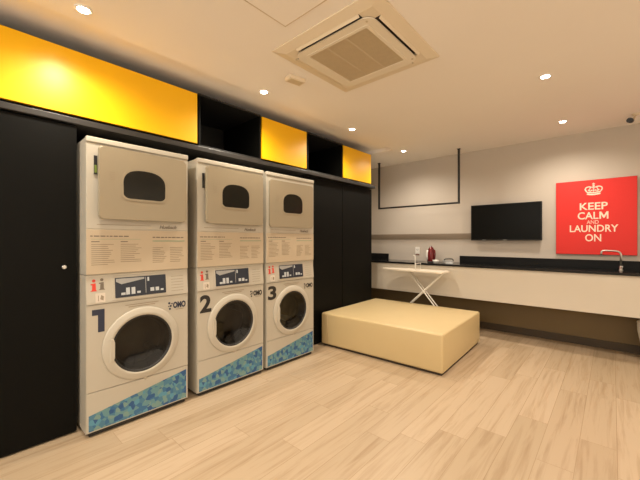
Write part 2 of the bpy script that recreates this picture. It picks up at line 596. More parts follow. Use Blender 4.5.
def washer(y0, num, inkname, label):
    t = thing('washing_machine', label, 'washing machine', (-2.90, y0 + W / 2, 0), group='front-loading washing machines')
    h = W / 2
    f = fmap(FX)
    # body shell: sides, top, back, floor (the front is separate plates)
    bm = B()
    box(bm, -0.35, 0.342, -h, -h + 0.012, 0.03, 1.066)
    box(bm, -0.35, 0.342, h - 0.012, h, 0.03, 1.066)
    box(bm, -0.35, 0.342, -h + 0.012, h - 0.012, 1.054, 1.066)
    box(bm, -0.35, -0.338, -h + 0.012, h - 0.012, 0.03, 1.054)
    box(bm, -0.338, 0.342, -h + 0.012, h - 0.012, 0.03, 0.042)
    obj('body', bm, M['enamel'], t)
    # backing seen as the dark line in the joints between the front plates
    for z in (0.2945, 0.871):
        bx('joint', (0.336, 0.343, -h + 0.013, h - 0.013, z - 0.012, z + 0.012), M['groove'], t)
    # front plate with the round door opening
    cx, cz, rr = 0.345, 0.555, 0.206
    n = 64
    P = rect_by_angle(cx, cz, 0.002, W - 0.002, 0.2975, 0.868, n)
    Hh = [(cx + rr * math.cos(2 * PI * k / n), cz + rr * math.sin(2 * PI * k / n)) for k in range(n)]
    bm = B()
    plate_with_hole(bm, P, Hh, f, -0.010, 0.0)
    obj('front_panel', bm, M['enamel'], t)
    bm = B()
    box(bm, FX - 0.010, FX + 0.001, -h + 0.002, h - 0.002, 0.034, 0.2915, bev=0.002)
    obj('lower_panel', bm, M['enamel'], t)
    # control panel leaning back slightly towards its top
    bm = B()
    prism(bm, [(FX - 0.014, 0.874), (FX + 0.004, 0.874), (FX + 0.004, 0.885), (FX - 0.012, 1.064), (FX - 0.03, 1.064)],
          lambda a, b, d: (a, d, b), -h + 0.001, h - 0.001)
    cp = obj('control_panel', bm, M['enamel'], t)
    fc = lambda a, b, d: (FX + 0.004 - (b - 0.885) * 0.016 / 0.179 + d, a - h, b)
    bm = B()
    prism(bm, rounded_rect(0.150, 0.522, 0.884, 1.050, 0.008, 3), fc, 0.0, 0.004, 0.001)
    bez = obj('display_surround', bm, M['enamel'], cp)
    bm = B()
    prism(bm, rounded_rect(0.166, 0.508, 0.900, 1.038, 0.004, 3), fc, 0.004, 0.0065)
    dsp = obj('display_panel', bm, M['display'], cp)
    dsp['label'] = 'dark blue-grey programme panel with pale keys'
    bm = B()
    prism(bm, [(0.172, 1.012), (0.205, 0.992), (0.355, 1.018), (0.355, 1.030), (0.172, 1.032)], fc, 0.0065, 0.0072)
    prism(bm, [(0.362, 0.915), (0.366, 0.915), (0.366, 1.03), (0.362, 1.03)], fc, 0.0065, 0.0072)
    obj('display_header', bm, M['displaytop'], cp)
    for (a, b, w_, h_) in ((0.203, 0.917, 0.026, 0.016), (0.233, 0.917, 0.024, 0.048), (0.268, 0.917, 0.024, 0.048), (0.305, 0.920, 0.022, 0.014),
                           (0.395, 0.924, 0.026, 0.026), (0.432, 0.924, 0.024, 0.026), (0.468, 0.922, 0.02, 0.013), (0.376, 1.0, 0.012, 0.028)):
        bm = B()
        prism(bm, [(a, b), (a + w_, b), (a + w_, b + h_), (a, b + h_)], fc, 0.0065, 0.0085)
        obj('key', bm, M['key'], cp)
    # stickers: two little figures and a pale label
    bm = B()
    pictogram(bm, 0.044, 0.960, 0.080, fc)
    o = obj('figure_sticker', bm, M['red'], t); o['label'] = 'red standing-figure sticker'
    bm = B()
    pictogram(bm, 0.090, 0.966, 0.078, fc)
    o = obj('figure_sticker', bm, M['red'] if num == 3 else M['printdark'], t)
    o['label'] = 'red standing-figure sticker' if num == 3 else 'dark standing-figure sticker'
    bm = B()
    prism(bm, [(0.052, 0.884), (0.108, 0.884), (0.108, 0.945), (0.052, 0.945)], fc, 0.0, 0.001)
    o = obj('pale_sticker', bm, M['label'], t)
    bm = B()
    prism(bm, [(0.066, 0.893), (0.070, 0.893), (0.070, 0.930), (0.066, 0.930)], fc, 0.001, 0.0016)
    prism(bm, [(0.078, 0.905 ), (0.096, 0.895), (0.100, 0.922), (0.084, 0.932)], fc, 0.001, 0.0016)
    obj('sticker_mark', bm, M['print_'], o)
    # faint ruled print right of the display
    bm = B()
    for k in range(6):
        b = 0.905 + 0.022 * k
        prism(bm, [(0.550, b), (0.645, b), (0.645, b + 0.003), (0.550, b + 0.003)], fc, 0.0, 0.0008)
    obj('ruled_print', bm, M['print_'], t)
    # big number
    bm = B()
    if num == 1:
        prism(bm, [(0.032, 0.838), (0.104, 0.838), (0.104, 0.686), (0.066, 0.686), (0.066, 0.800), (0.032, 0.800)], f, 0.0, 0.0012)
    elif num == 2:
        text_bm(bm, '2', f, (0.022, 0.126, 0.690, 0.838), 0.0012, 0.035)
    else:
        text_bm(bm, '3', f, (0.020, 0.128, 0.698, 0.838), 0.0012, 0.035)
    obj('number_sticker', bm, M['navy'] if num == 1 else M['blackvinyl'], t)['label'] = 'large dark number %d sticker' % num
    # brand lettering with the little dots
    bm = B()
    text_bm(bm, 'OMO', f, (0.564, 0.664, 0.768, 0.818), 0.0012, 0.05)
    for (a, b, r) in ((0.535, 0.812, 0.009), (0.546, 0.790, 0.008), (0.556, 0.806, 0.006), (0.540, 0.768, 0.008), (0.531, 0.788, 0.005)):
        prism(bm, [(a + r * math.cos(k * PI / 4), b + r * math.sin(k * PI / 4)) for k in range(8)], f, 0, 0.0012)
    o = obj('logo_sticker', bm, M['navy'] if num == 1 else M['blackvinyl'], t)
    for a0, a1, b in ((0.585, 0.650, 0.756), (0.23, 0.455, 0.838), (0.25, 0.43, 0.824)):
        bm = B()
        prism(bm, [(a0, b), (a1, b), (a1, b + 0.0045), (a0, b + 0.0045)], f, 0, 0.0010)
        obj('faint_print', bm, M['print_'], t)
    # mosaic print on the lower part
    bm = B()
    prism(bm, [(0.014, 0.012 + 0.03), (0.668, 0.012 + 0.03), (0.668, 0.266), (0.014, 0.146)], f, 0.0012, 0.0022)
    o = obj('mosaic_print', bm, M['mosaic'], t)
    o['label'] = 'slanted blue-green mosaic print on the lower panel'
    bm = B()
    box(bm, -0.3, FX - 0.012, -h + 0.02, h - 0.02, 0.006, 0.032)
    obj('base', bm, M['rubber'], t)
    for sx in (-0.26, 0.30):
        for sy in (-0.28, 0.28):
            bm = B()
            lathe(bm, [(0.02, 0.0), (0.02, 0.01), (0.01, 0.012), (0.01, 0.031)], (sx, sy, 0), 'z', 12, True, True)
            obj('foot', bm, M['rubber'], t)
    # door: cream ring, dark rim, bulging smoked glass, handle lug
    cl = (0.0, cx - h, cz)
    bm = B()
    lathe(bm, [(0.206, FX + 0.0005), (0.257, FX + 0.0005), (0.259, FX + 0.004), (0.256, FX + 0.009), (0.248, FX + 0.012), (0.222, FX + 0.019), (0.208, FX + 0.021), (0.203, FX + 0.017), (0.203, FX + 0.0)],
          cl, 'x', 64)
    dr = obj('door', bm, M['enamel'], t)
    bm = B()
    lathe(bm, [(0.2028, FX + 0.016), (0.196, FX + 0.018), (0.189, FX + 0.012), (0.174, FX - 0.03), (0.168, FX - 0.10), (0.202, FX - 0.10), (0.2028, FX + 0.016)], cl, 'x', 64)
    obj('gasket', bm, M['rubber'], dr)
    bm = B()
    lathe(bm, [(0.1875, FX + 0.008), (0.168, FX + 0.004), (0.13, FX - 0.006), (0.09, FX - 0.013), (0.05, FX - 0.017), (0.012, FX - 0.018)], cl, 'x', 64, False, True)
    obj('door_glass', bm, M['glass'], dr)
    bm = B()
    prism(bm, [(0.128, 0.47), (0.152, 0.475), (0.160, 0.50), (0.160, 0.60), (0.152, 0.625), (0.131, 0.63)], f, 0.010, 0.027, 0.004)
    obj('door_handle', bm, M['enamel'], dr)
    bm = B()
    lathe(bm, [(0.012, FX), (0.012, FX + 0.004), (0.004, FX + 0.006)], (0, 0.36 - h, 0.293), 'x', 16, True, True)
    obj('lock', bm, M['steel'], t)
    # drum behind the glass
    bm = B()
    lathe(bm, [(0.166, FX - 0.10), (0.24, FX - 0.11), (0.245, FX - 0.40), (0.10, FX - 0.43), (0.005, FX - 0.44)], cl, 'x', 48, False, True)
    dm = obj('drum', bm, M['drum'], t)
    for k in range(3):
        a = 2 * PI * k / 3 + 0.4 + num
        bm = B()
        c_, s_ = math.cos(a), math.sin(a)
        tube(bm, [(FX - 0.13, cl[1] + 0.225 * c_, cz + 0.225 * s_), (FX - 0.39, cl[1] + 0.225 * c_, cz + 0.225 * s_)], 0.03, 10)
        obj('drum_paddle', bm, M['drum'], dm)
    return t


def d_window(a0, a1, b0, b1, grow=0.0):
    """arched window outline: flat bottom with round corners, round top"""
    a0 -= grow; a1 += grow; b0 -= grow; b1 += grow
    cx, hw = (a0 + a1) / 2, (a1 - a0) / 2
    spring = b0 + (b1 - b0) * 0.50
    pts = []
    for k in range(25):
        a = PI * k / 24
        c_, s_ = math.cos(a), math.sin(a)
        e = 2 / 2.5
        pts.append((cx + hw * math.copysign(abs(c_) ** e, c_), spring + (b1 - spring) * abs(s_) ** e))
    r = 0.045 + grow * 0.5
    for k in range(1, 7):
        a = PI + (PI / 2) * k / 6
        pts.append((a0 + r + r * math.cos(a), b0 + r * 0.8 + 0.8 * r * math.sin(a)))
    for k in range(0, 6):
        a = 1.5 * PI + (PI / 2) * k / 6
        pts.append((a1 - r + r * math.cos(a), b0 + r * 0.8 + 0.8 * r * math.sin(a)))
    return pts


def dryer(y0, label, ajar, seed):
    rnd = random.Random(seed)
    t = thing('tumble_dryer', label, 'tumble dryer', (-2.90, y0 + W / 2, 1.068), group='tumble dryers stacked on the washers')
    h = W / 2
    Z0 = 1.068
    f = lambda a, b, d: (FX + d, a - h, b - Z0)
    bm = B()
    box(bm, -0.35, FX - 0.004, -h, h, 0.0, 0.905, bev=0.004)
    obj('body', bm, M['enamel'], t)
    bm = B()
    box(bm, FX - 0.006, FX, -h + 0.001, h - 0.001, 0.306, 0.872, bev=0.002)
    obj('front_panel', bm, M['enamel'], t)
    bm = B()
    box(bm, FX - 0.03, FX + 0.008, -h - 0.001, h + 0.001, 0.875, 0.912, bev=0.007, seg=3)
    obj('top_cap', bm, M['enamel'], t)
    bm = B()
    box(bm, FX - 0.006, FX + 0.001, -h + 0.001, h - 0.001, 0.006, 0.301, bev=0.002)
    ip = obj('instruction_panel', bm, M['panel'], t)
    # ruled columns of small print
    fp = lambda a, b, d: f(a, b, d + 0.001)
    for (a0, a1, b0, rows) in ((0.028, 0.165, 1.268, 11), (0.20, 0.335, 1.268, 10), (0.412, 0.515, 1.240, 9), (0.54, 0.65, 1.240, 9)):
        bm = B()
        for k in range(rows):
            b = b0 - 0.0135 * k
            e = a1 - rnd.random() * 0.05
            prism(bm, [(a0, b), (e, b), (e, b + 0.0042), (a0, b + 0.0042)], fp, 0, 0.0006)
        obj('small_print', bm, M['print_'], ip)
    for (a0, a1, b) in ((0.022, 0.255, 1.322), (0.412, 0.652, 1.316)):
        bm = B()
        a = a0
        while a < a1 - 0.012:
            w_ = 0.010 + rnd.random() * 0.022
            prism(bm, [(a, b), (min(a + w_, a1), b), (min(a + w_, a1), b + 0.0075), (a, b + 0.0075)], fp, 0, 0.0007)
            a += w_ + 0.006
        obj('heading_print', bm, M['printdark'], ip)
    for (a0, a1, b) in ((0.028, 0.075, 1.286), (0.20, 0.245, 1.286)):
        bm = B()
        prism(bm, [(a0, b), (a1, b), (a1, b + 0.006), (a0, b + 0.006)], fp, 0, 0.0007)
        obj('column_heading', bm, M['printdark'], ip)
    for (a0, a1, b, w_) in ((0.412, 0.655, 1.288, 0.009), (0.028, 0.33, 1.304, 0.003)):
        bm = B()
        prism(bm, [(a0, b), (a1, b), (a1, b + w_), (a0, b + w_)], fp, 0, 0.0007)
        obj('rule_print', bm, M['printgreen'], ip)
    # script name plate and the fine line beside it
    bm = B()
    text_bm(bm, 'Huebsch', f, (0.462, 0.590, 1.384, 1.412), 0.0012, 0.02, 0.35)
    obj('name_lettering', bm, M['printdark'], t)
    bm = B()
    prism(bm, [(0.06, 1.402), (0.40, 1.402), (0.40, 1.406), (0.06, 1.406)], f, 0, 0.0008)
    obj('fine_line_print', bm, M['print_'], t)
    # opening rim behind the door
    bm = B()
    prism(bm, rounded_rect(0.075, 0.610, 1.475, 1.895, 0.03), f, 0.0, 0.004)
    obj('door_seal', bm, M['rubber'], t)
    bm = B()
    prism(bm, [(0.042, 1.735), (0.060, 1.735), (0.060, 1.858), (0.042, 1.858)], f, 0.0, 0.008)
    lp = obj('latch_plate', bm, M['blackvinyl'], t)
    if ajar:
        bm = B()
        prism(bm, [(0.044, 1.745), (0.058, 1.745), (0.058, 1.795), (0.044, 1.795)], f, 0.008, 0.0095)
        obj('latch', bm, M['green'] if seed == 1 else M['irondark'], lp)
    # door, hinged at its right edge
    a0, a1, b0, b1 = (0.055, 0.650, 1.440, 1.918) if ajar else (0.030, 0.655, 1.432, 1.905)
    hinge = Vector((FX + 0.006, a1 - h, 0.0))
    th = 0.030 if ajar else 0.012
    fd = lambda a, b, d: (d, (a - a1), b - Z0)
    bm = B()
    n = 64
    wa0, wa1, wb0, wb1 = (0.196, 0.484, 1.586, 1.790) if ajar else (0.206, 0.486, 1.582, 1.785)
    out = rounded_rect(a0, a1, b0, b1, 0.022, 6)
    prism(bm, out, fd, 0.0, th, 0.008 if ajar else 0.004)
    d = obj('door', bm, M['enamel_door'], t)
    d.location = hinge
    d.rotation_euler = (0, 0, math.radians(ajar))
    bm = B()
    W1 = d_window(wa0, wa1, wb0, wb1, 0.012)
    W2 = d_window(wa0, wa1, wb0, wb1, 0.0)
    plate_with_hole(bm, W1, W2, fd, th - 0.001, th + 0.0025)
    obj('window_frame', bm, M['enamel_door'], d)
    bm = B()
    prism(bm, W2, fd, th - 0.001, th + 0.0015)
    obj('door_window', bm, M['drywin'], d)['label'] = 'dark arched glass window'
    bm = B()
    prism(bm, [(0.110, 1.690), (0.150, 1.690), (0.150, 1.765), (0.110, 1.765)], fd, th - 0.001, th + 0.0008)
    s = obj('door_sticker', bm, M['enamel_door'], d)
    bm = B()
    for k in range(5):
        prism(bm, [(0.115, 1.70 + 0.012 * k), (0.144, 1.70 + 0.012 * k), (0.144, 1.704 + 0.012 * k), (0.115, 1.704 + 0.012 * k)], fd, th + 0.0008, th + 0.0013)
    return s, obj('door_sticker_print', bm, M['print_'], d), t


Y1, Y2, Y3 = 0.568, 1.332, 2.052
washer(Y1, 1, 'navy', 'front-loading washing machine marked 1, nearest the left black cabinet')
washer(Y2, 2, 'black', 'middle front-loading washing machine marked 2')
washer(Y3, 3, 'black', 'farthest front-loading washing machine marked 3, beside the ottoman')
dryer(Y1, 'cream tumble dryer on top of washing machine 1, door slightly ajar', 3.2, 1)
dryer(Y2, 'cream tumble dryer on top of washing machine 2, door slightly ajar', 2.2, 2)
dryer(Y3, 'cream tumble dryer on top of washing machine 3, door shut flush', 0.0, 3)

# ------------------------------------------------------------------ ottoman
ot = thing('ottoman', 'large low square cream leatherette ottoman on the wood floor', 'ottoman', (-1.2, 3.085, 0), math.radians(2.0))
OW, OL, OH = 1.50, 1.32, 0.402
bm = B()
box(bm, -OW, 0.0, 0.0, OL, 0.022, OH, bev=0.022, seg=4)
for fc_ in bm.faces: fc_.smooth = True
obj('cushion', bm, M['leather'], ot)
e = 0.0145
for p_, q_, r_ in (((-OW + e, e - 0.009, OH - 0.017), (-e, e - 0.009, OH - 0.017), 0.004), ((-e + 0.009, e, OH - 0.017), (-e + 0.009, OL - e, OH - 0.017), 0.004),
                   ((-OW + 0.10, -0.0005, 0.04), (-OW + 0.10, -0.0005, OH - 0.02), 0.0022)):
    bm = B()
    tube(bm, [p_, q_], r_, 8)
    obj('piping', bm, M['piping'], ot)
bm = B()
box(bm, -OW + 0.03, -0.02, 0.02, OL - 0.03, 0.0, 0.024)
obj('plinth', bm, M['plinth'], ot)

# ------------------------------------------------------------------ counter along the back wall
CXR = 1.7
cn = thing('wall_counter', 'long wall-hung counter with cream front below black top', 'counter', (XL, 4.70, 0.493))
bm = B()
box(bm, 0.002, CXR - XL, 0.018, 0.498, 0.002, 0.432)
obj('carcass', bm, M['counter'], cn)
bm = B()
box(bm, 0.002, CXR - XL, 0.0, 0.018, 0.0, 0.432, bev=0.002)
obj('front_panel', bm, M['counter'], cn)
o = bx('worktop', (XL + 0.002, CXR, 4.676, BACK - 0.001, 0.927, 0.955), M['granite'], bev=0.003)
tag(o, 'black polished stone worktop along the back wall', 'worktop')
o = bx('backsplash', (-1.757, CXR, BACK - 0.022, BACK - 0.001, 0.955, 1.058), M['splash'], bev=0.002)
tag(o, 'long low black stone upstand behind the worktop, under television and red poster', 'backsplash')
o = bx('backsplash', (XL + 0.002, -3.000, BACK - 0.022, BACK - 0.001, 0.955, 1.058), M['splash'], bev=0.002)
tag(o, 'short black stone upstand at the worktop end beside the far black cabinet', 'backsplash')

# tap
tp = thing('tap', 'tall chrome swan-neck tap on the worktop in front of the red poster', 'tap', (0.067, 5.0, 0.955))
bm = B()
lathe(bm, [(0.018, 0.0), (0.018, 0.006), (0.0125, 0.010), (0.012, 0.05)], (0, 0, 0), 'z', 20, True, True)
obj('base', bm, M['steel'], tp)
bm = B()
pts = [(0, 0, 0.045), (0, 0, 0.175)]
for k in range(1, 9):
    a = PI / 2 * k / 8
    pts.append((-0.045 + 0.045 * math.cos(a), -0.0, 0.175 + 0.045 * math.sin(a)))
pts.append((-0.14, -0.0, 0.224))
for k in range(1, 9):
    a = PI / 2 * k / 8
    pts.append((-0.14 - 0.028 * math.sin(a), 0.0, 0.196 + 0.028 * math.cos(a)))
pts.append((-0.168, 0, 0.170))
tube(bm, pts, 0.010, 14)
obj('spout', bm, M['steel'], tp)
bm = B()
tube(bm, [(0.0, -0.012, 0.035), (0.012, -0.05, 0.048)], 0.006, 10)
obj('lever', bm, M['steel'], tp)

# outlet plate
ou = thing('wall_outlet', 'white socket plate on the wall above the ironing board', 'outlet', (-2.452, BACK, 1.122))
bm = B()
prism(bm, rounded_rect(-0.037, 0.037, -0.055, 0.06, 0.008, 3), lambda a, b, d: (a, -d, b), 0.0, 0.010, 0.002)
obj('plate', bm, M['white'], ou)
bm = B()
for (a, b) in ((-0.014, 0.018), (0.014, 0.018), (0.0, 0.005)):
    lathe(bm, [(0.005, -0.0105), (0.005, -0.0112)], (a, 0, b), 'y', 10, True, True)
obj('socket_holes', bm, M['irondark'], ou)
bm = B()
prism(bm, [(-0.03, -0.075), (0.03, -0.075), (0.03, -0.060), (-0.03, -0.060)], lambda a, b, d: (a, -d, b), 0.0, 0.006)
obj('red_strip', bm, mat('red_brown_strip', (0.25, 0.08, 0.06), 0.5, noise=(8, 0.1)), ou)['label'] = 'small red-brown strip under the plate'

# red appliance
kt = thing('kettle', 'red upright kettle with a pale front, on the worktop behind the ironing board', 'kettle', (-2.112, 4.95, 0.955))
bm = B()
lathe(bm, [(0.050, 0.004), (0.055, 0.02), (0.056, 0.10), (0.052, 0.16), (0.043, 0.20), (0.028, 0.228)], (0, 0, 0), 'z', 28, True, True)
obj('body', bm, M['kettle'], kt)
bm = B()
lathe(bm, [(0.028, 0.226), (0.022, 0.236), (0.010, 0.241), (0.010, 0.250), (0.004, 0.254)], (0, 0, 0), 'z', 20, True, True)
obj('lid', bm, M['kettle'], kt)
bm = B()
lathe(bm, [(0.052, 0.0), (0.056, 0.003), (0.056, 0.012), (0.050, 0.015)], (0, 0, 0), 'z', 24, True, True)
obj('base', bm, M['irondark'], kt)
bm = B()
tube(bm, [(0.040, -0.02, 0.20), (0.074, -0.034, 0.185), (0.082, -0.036, 0.12), (0.074, -0.034, 0.06), (0.050, -0.022, 0.045)], 0.008, 10)
obj('handle', bm, M['kettle'], kt)
bm = B()
tube(bm, [(-0.040, -0.030, 0.185), (-0.048, -0.036, 0.155), (-0.048, -0.036, 0.09), (-0.043, -0.032, 0.04)], 0.016, 12)
o = obj('front_strip', bm, M['white'], kt)
o['label'] = 'pale strip on the front'

# white dish and dark clothes iron beside it
bm = B()
lathe(bm, [(0.030, 0.0), (0.034, 0.004), (0.044, 0.024), (0.046, 0.042), (0.043, 0.042), (0.040, 0.026), (0.020, 0.010)], (0, 0, 0), 'z', 28, True, True)
o = obj('bowl', bm, M['white'], None, (-2.0, 4.86, 0.955))
tag(o, 'small white bowl on the worktop just right of the red kettle', 'bowl')
ir = thing('clothes_iron', 'clothes iron with a dark handle, on the worktop left of the long upstand', 'iron', (-1.835, 4.93, 0.955), math.radians(15))
ir.scale = (0.72, 0.72, 0.72)
outl = [(-0.13, 0.0), (-0.10, 0.028), (-0.05, 0.045), (0.02, 0.052), (0.09, 0.052), (0.10, 0.04), (0.10, -0.04), (0.09, -0.052), (0.02, -0.052), (-0.05, -0.045), (-0.10, -0.028)]
bm = B()
prism(bm, outl, lambda a, b, d: (a, b, d), 0.0, 0.012)
obj('soleplate', bm, M['steel'], ir)
bm = B()
prism(bm, [(a * 0.93, b * 0.93) for a, b in outl], lambda a, b, d: (a, b * (1 - 2.5 * (d - 0.012)), d), 0.012, 0.055, 0.006)
obj('body', bm, M['displaytop'], ir)
bm = B()
tube(bm, [(-0.075, 0, 0.045), (-0.078, 0, 0.070), (-0.055, 0, 0.084), (0.02, 0, 0.088), (0.075, 0, 0.085), (0.092, 0, 0.065), (0.085, 0, 0.045)], 0.013, 12)
obj('handle', bm, M['irondark'], ir)

# ------------------------------------------------------------------ ironing board
ib = thing('ironing_board', 'white folding ironing board standing in front of the counter', 'ironing board', (-2.075, 4.46, 0.0))
top = [(-0.60, 0.0), (-0.585, 0.035), (-0.53, 0.075), (-0.42, 0.115), (-0.25, 0.145), (-0.05, 0.155), (0.33, 0.155), (0.37, 0.145), (0.385, 0.12)]
top = top + [(a, -b) for a, b in reversed(top[1:])]
bm = B()
prism(bm, top, lambda a, b, d: (a, b, d), 0.850, 0.870, 0.005)
obj('board_top', bm, M['board'], ib)
for s in (-1, 1):
    bm = B()
    tube(bm, [(-0.165, s * 0.030, 0.852), (0.557, s * 0.045, 0.012)], 0.0085, 10)
    obj('leg', bm, M['boardleg'], ib)
    bm = B()
    tube(bm, [(0.350, s * 0.014, 0.852), (-0.500, s * 0.062, 0.012)], 0.0085, 10)
    obj('leg', bm, M['boardleg'], ib)
for x in (0.557, -0.50):
    bm = B()
    tube(bm, [(x, -0.050, 0.012), (x, 0.18, 0.012)], 0.012, 10)
    obj('foot_bar', bm, M['boardleg'], ib)
bm = B()
tube(bm, [(0.071, -0.055, 0.573), (0.071, 0.055, 0.573)], 0.007, 10)
obj('pivot_bar', bm, M['boardleg'], ib)
bm = B()
tube(bm, [(-0.055, -0.02, 0.866), (-0.057, -0.02, 1.06), (-0.062, -0.02, 1.075), (-0.085, -0.02, 1.08)], 0.0055, 8)
obj('cord_mast', bm, M['white'], ib)
bm = B()
tube(bm, [(-0.02, -0.08, 0.868), (-0.02, -0.08, 0.962), (-0.02, 0.08, 0.962), (-0.02, 0.08, 0.868)], 0.004, 8)
obj('iron_rest', bm, M['white'], ib)

# ------------------------------------------------------------------ television and poster
tv = thing('television', 'black flat television on the back wall left of the red poster', 'television', (-1.128, BACK, 1.548))
bm = B()
box(bm, -0.446, 0.436, -0.080, -0.050, -0.254, 0.262, bev=0.004)
box(bm, -0.30, 0.30, -0.052, -0.035, -0.18, 0.18, bev=0.004)
obj('housing', bm, M['tv'], tv)
bm = B()
box(bm, -0.434, 0.424, -0.0815, -0.079, -0.238, 0.251)
obj('screen', bm, M['screen'], tv)
bm = B()
box(bm, -0.12, 0.12, -0.036, 0.0, -0.12, 0.12)
obj('wall_bracket', bm, M['blackmetal'], tv)
for a0 in (-0.29, -0.02):
    bm = B()
    prism(bm, [(a0, -0.250), (a0 + 0.05, -0.250), (a0 + 0.05, -0.243), (a0, -0.243)], lambda a, b, d: (a, -0.080 - d, b), 0, 0.001)
    obj('bezel_mark', bm, M['displaytop'], tv)

PX0, PX1, PZ0, PZ1 = -0.547, 0.207, 1.122, 2.032
po = thing('poster', 'red canvas poster with crown and white lettering on the back wall', 'poster', (PX0, BACK, PZ0))
PD = 0.035
bm = B()
box(bm, 0.0, PX1 - PX0, -PD, 0.0, 0.0, PZ1 - PZ0, bev=0.003)
obj('canvas_frame', bm, M['posterside'], po)
bm = B()
box(bm, 0.004, PX1 - PX0 - 0.004, -PD - 0.0015, -PD + 0.001, 0.004, PZ1 - PZ0 - 0.004)
obj('canvas', bm, M['poster'], po)
fq = lambda a, b, d: (a - PX0, -PD - 0.0015 - d, b - PZ0)
for name, body, bx4, bold, m_ in (
        ('lettering_keep', 'KEEP', (-0.307, -0.046, 1.668, 1.755), 0.016, 'posterink'),
        ('lettering_calm', 'CAL', (-0.327, -0.130, 1.553, 1.642), 0.016, 'posterink'),
        ('lettering_and', 'AND', (-0.240, -0.128, 1.496, 1.540), 0.008, 'posterdim'),
        ('lettering_laundry', 'LAUNDRY', (-0.405, 0.047, 1.398, 1.483), 0.016, 'posterink'),
        ('lettering_on', 'ON', (-0.255, -0.105, 1.283, 1.372), 0.016, 'posterink')):
    bm = B()
    text_bm(bm, body, fq, bx4, 0.001, bold)
    if name == 'lettering_calm':                       # the M of the same word, drawn as its outline
        x0_, x1_, z0_, z1_ = -0.122, -0.040, bx4[2] + 0.001, bx4[3] - 0.001
        w_, m_x = 0.0155, (-0.122 - 0.040) / 2
        prism(bm, [(x0_, z0_), (x0_ + w_, z0_), (x0_ + w_, z1_ - 0.032), (m_x - 0.005, z0_ + 0.010), (m_x + 0.005, z0_ + 0.010), (x1_ - w_, z1_ - 0.032),
                   (x1_ - w_, z0_), (x1_, z0_), (x1_, z1_), (x1_ - w_ - 0.002, z1_), (m_x, z0_ + 0.040), (x0_ + w_ + 0.002, z1_), (x0_, z1_)], fq, 0.0, 0.001)
    obj(name, bm, M[m_], po)
# crown: band, four arches with beads, centre cross
bm = B()
cc, cb = -0.175, 1.853
def disc(a, b, r):
    prism(bm, [(a + r * math.cos(k * PI / 6), b + r * math.sin(k * PI / 6)) for k in range(12)], fq, 0, 0.001)
def strip(pts, w):
    for (a, b), (c, d) in zip(pts, pts[1:]):
        l = math.hypot(c - a, d - b); nx, ny = -(d - b) / l * w / 2, (c - a) / l * w / 2
        prism(bm, [(a + nx, b + ny), (c + nx, d + ny), (c - nx, d - ny), (a - nx, b - ny)], fq, 0, 0.001)
strip([(cc + 0.062 * s / 8, cb + 0.010 - 0.010 * (1 - (s / 8) ** 2)) for s in range(-8, 9)], 0.018)
strip([(cc + 0.066 * s / 8, cb + 0.032 - 0.010 * (1 - (s / 8) ** 2)) for s in range(-8, 9)], 0.013)
for s in (-1, 1):
    strip([(cc + s * 0.066, cb + 0.038), (cc + s * 0.080, cb + 0.062), (cc + s * 0.074, cb + 0.085), (cc + s * 0.050, cb + 0.096), (cc + s * 0.022, cb + 0.090), (cc, cb + 0.080)], 0.013)
    strip([(cc + s * 0.030, cb + 0.034), (cc + s * 0.042, cb + 0.058), (cc + s * 0.030, cb + 0.082), (cc, cb + 0.092)], 0.009)
    disc(cc + s * 0.045, cb + 0.052, 0.009)
    disc(cc + s * 0.020, cb + 0.050, 0.008)
disc(cc, cb + 0.050, 0.010)
strip([(cc, cb + 0.034), (cc, cb + 0.085)], 0.008)
disc(cc, cb + 0.104, 0.011)
strip([(cc, cb + 0.110), (cc, cb + 0.140)], 0.010)
strip([(cc - 0.013, cb + 0.126), (cc + 0.013, cb + 0.126)], 0.010)
obj('crown', bm, M['posterink'], po)['label'] = 'white crown emblem'

# ------------------------------------------------------------------ hanging rail
hr = thing('hanging_rail', 'thin black clothes rail hung from the ceiling by the back wall', 'rail', (-2.344, 4.90, CEIL))
for s in (-1, 1):
    bm = B()
    box(bm, s * 0.671 - 0.013, s * 0.671 + 0.013, -0.013, 0.013, -0.800, -0.004)
    obj('post', bm, M['blackmetal'], hr)
    bm = B()
    box(bm, s * 0.671 - 0.022, s * 0.671 + 0.022, -0.022, 0.022, -0.006, 0.0, bev=0.001)
    obj('ceiling_plate', bm, M['blackmetal'], hr)
bm = B()
box(bm, -0.658, 0.658, -0.012, 0.012, -0.800, -0.774)
obj('bar', bm, M['blackmetal'], hr)

# ------------------------------------------------------------------ ceiling fittings
ac = thing('ceiling_air_conditioner', 'square ceiling cassette air conditioner with brown centre grille', 'air conditioner', (-1.355, 1.907, CEIL))
# frame ring sloping down towards the middle
bm = B()
def sq(h_, z_, r):
    return [bm.verts.new((x, y, z_)) for x, y in rounded_rect(-h_, h_, -h_, h_, r, 4)]
R_ = [sq(0.424, -0.001, 0.006), sq(0.424, -0.010, 0.006), sq(0.356, -0.026, 0.006), sq(0.356, -0.002, 0.006)]
for A_, B_ in zip(R_, R_[1:]):
    n_ = len(A_)
    for k in range(n_):
        bm.faces.new((A_[k], A_[(k + 1) % n_], B_[(k + 1) % n_], B_[k]))
for sx in (-1, 1):                                     # solid corners between the four air slots
    for sy in (-1, 1):
        x0_, x1_ = sorted((sx * 0.262, sx * 0.3565)); y0_, y1_ = sorted((sy * 0.262, sy * 0.3565))
        box(bm, x0_, x1_, y0_, y1_, -0.0265, -0.002)
obj('frame', bm, M['acframe'], ac)
bm = B()
box(bm, -0.3555, 0.3555, -0.3555, 0.3555, -0.012, -0.003)
box(bm, -0.285, 0.285, -0.285, 0.285, -0.031, -0.010)
obj('air_slot', bm, M['acslot'], ac)
bm = B()
P_, H_ = rounded_rect(-0.318, 0.318, -0.318, 0.318, 0.07, 6), rounded_rect(-0.238, 0.238, -0.238, 0.238, 0.008, 6)
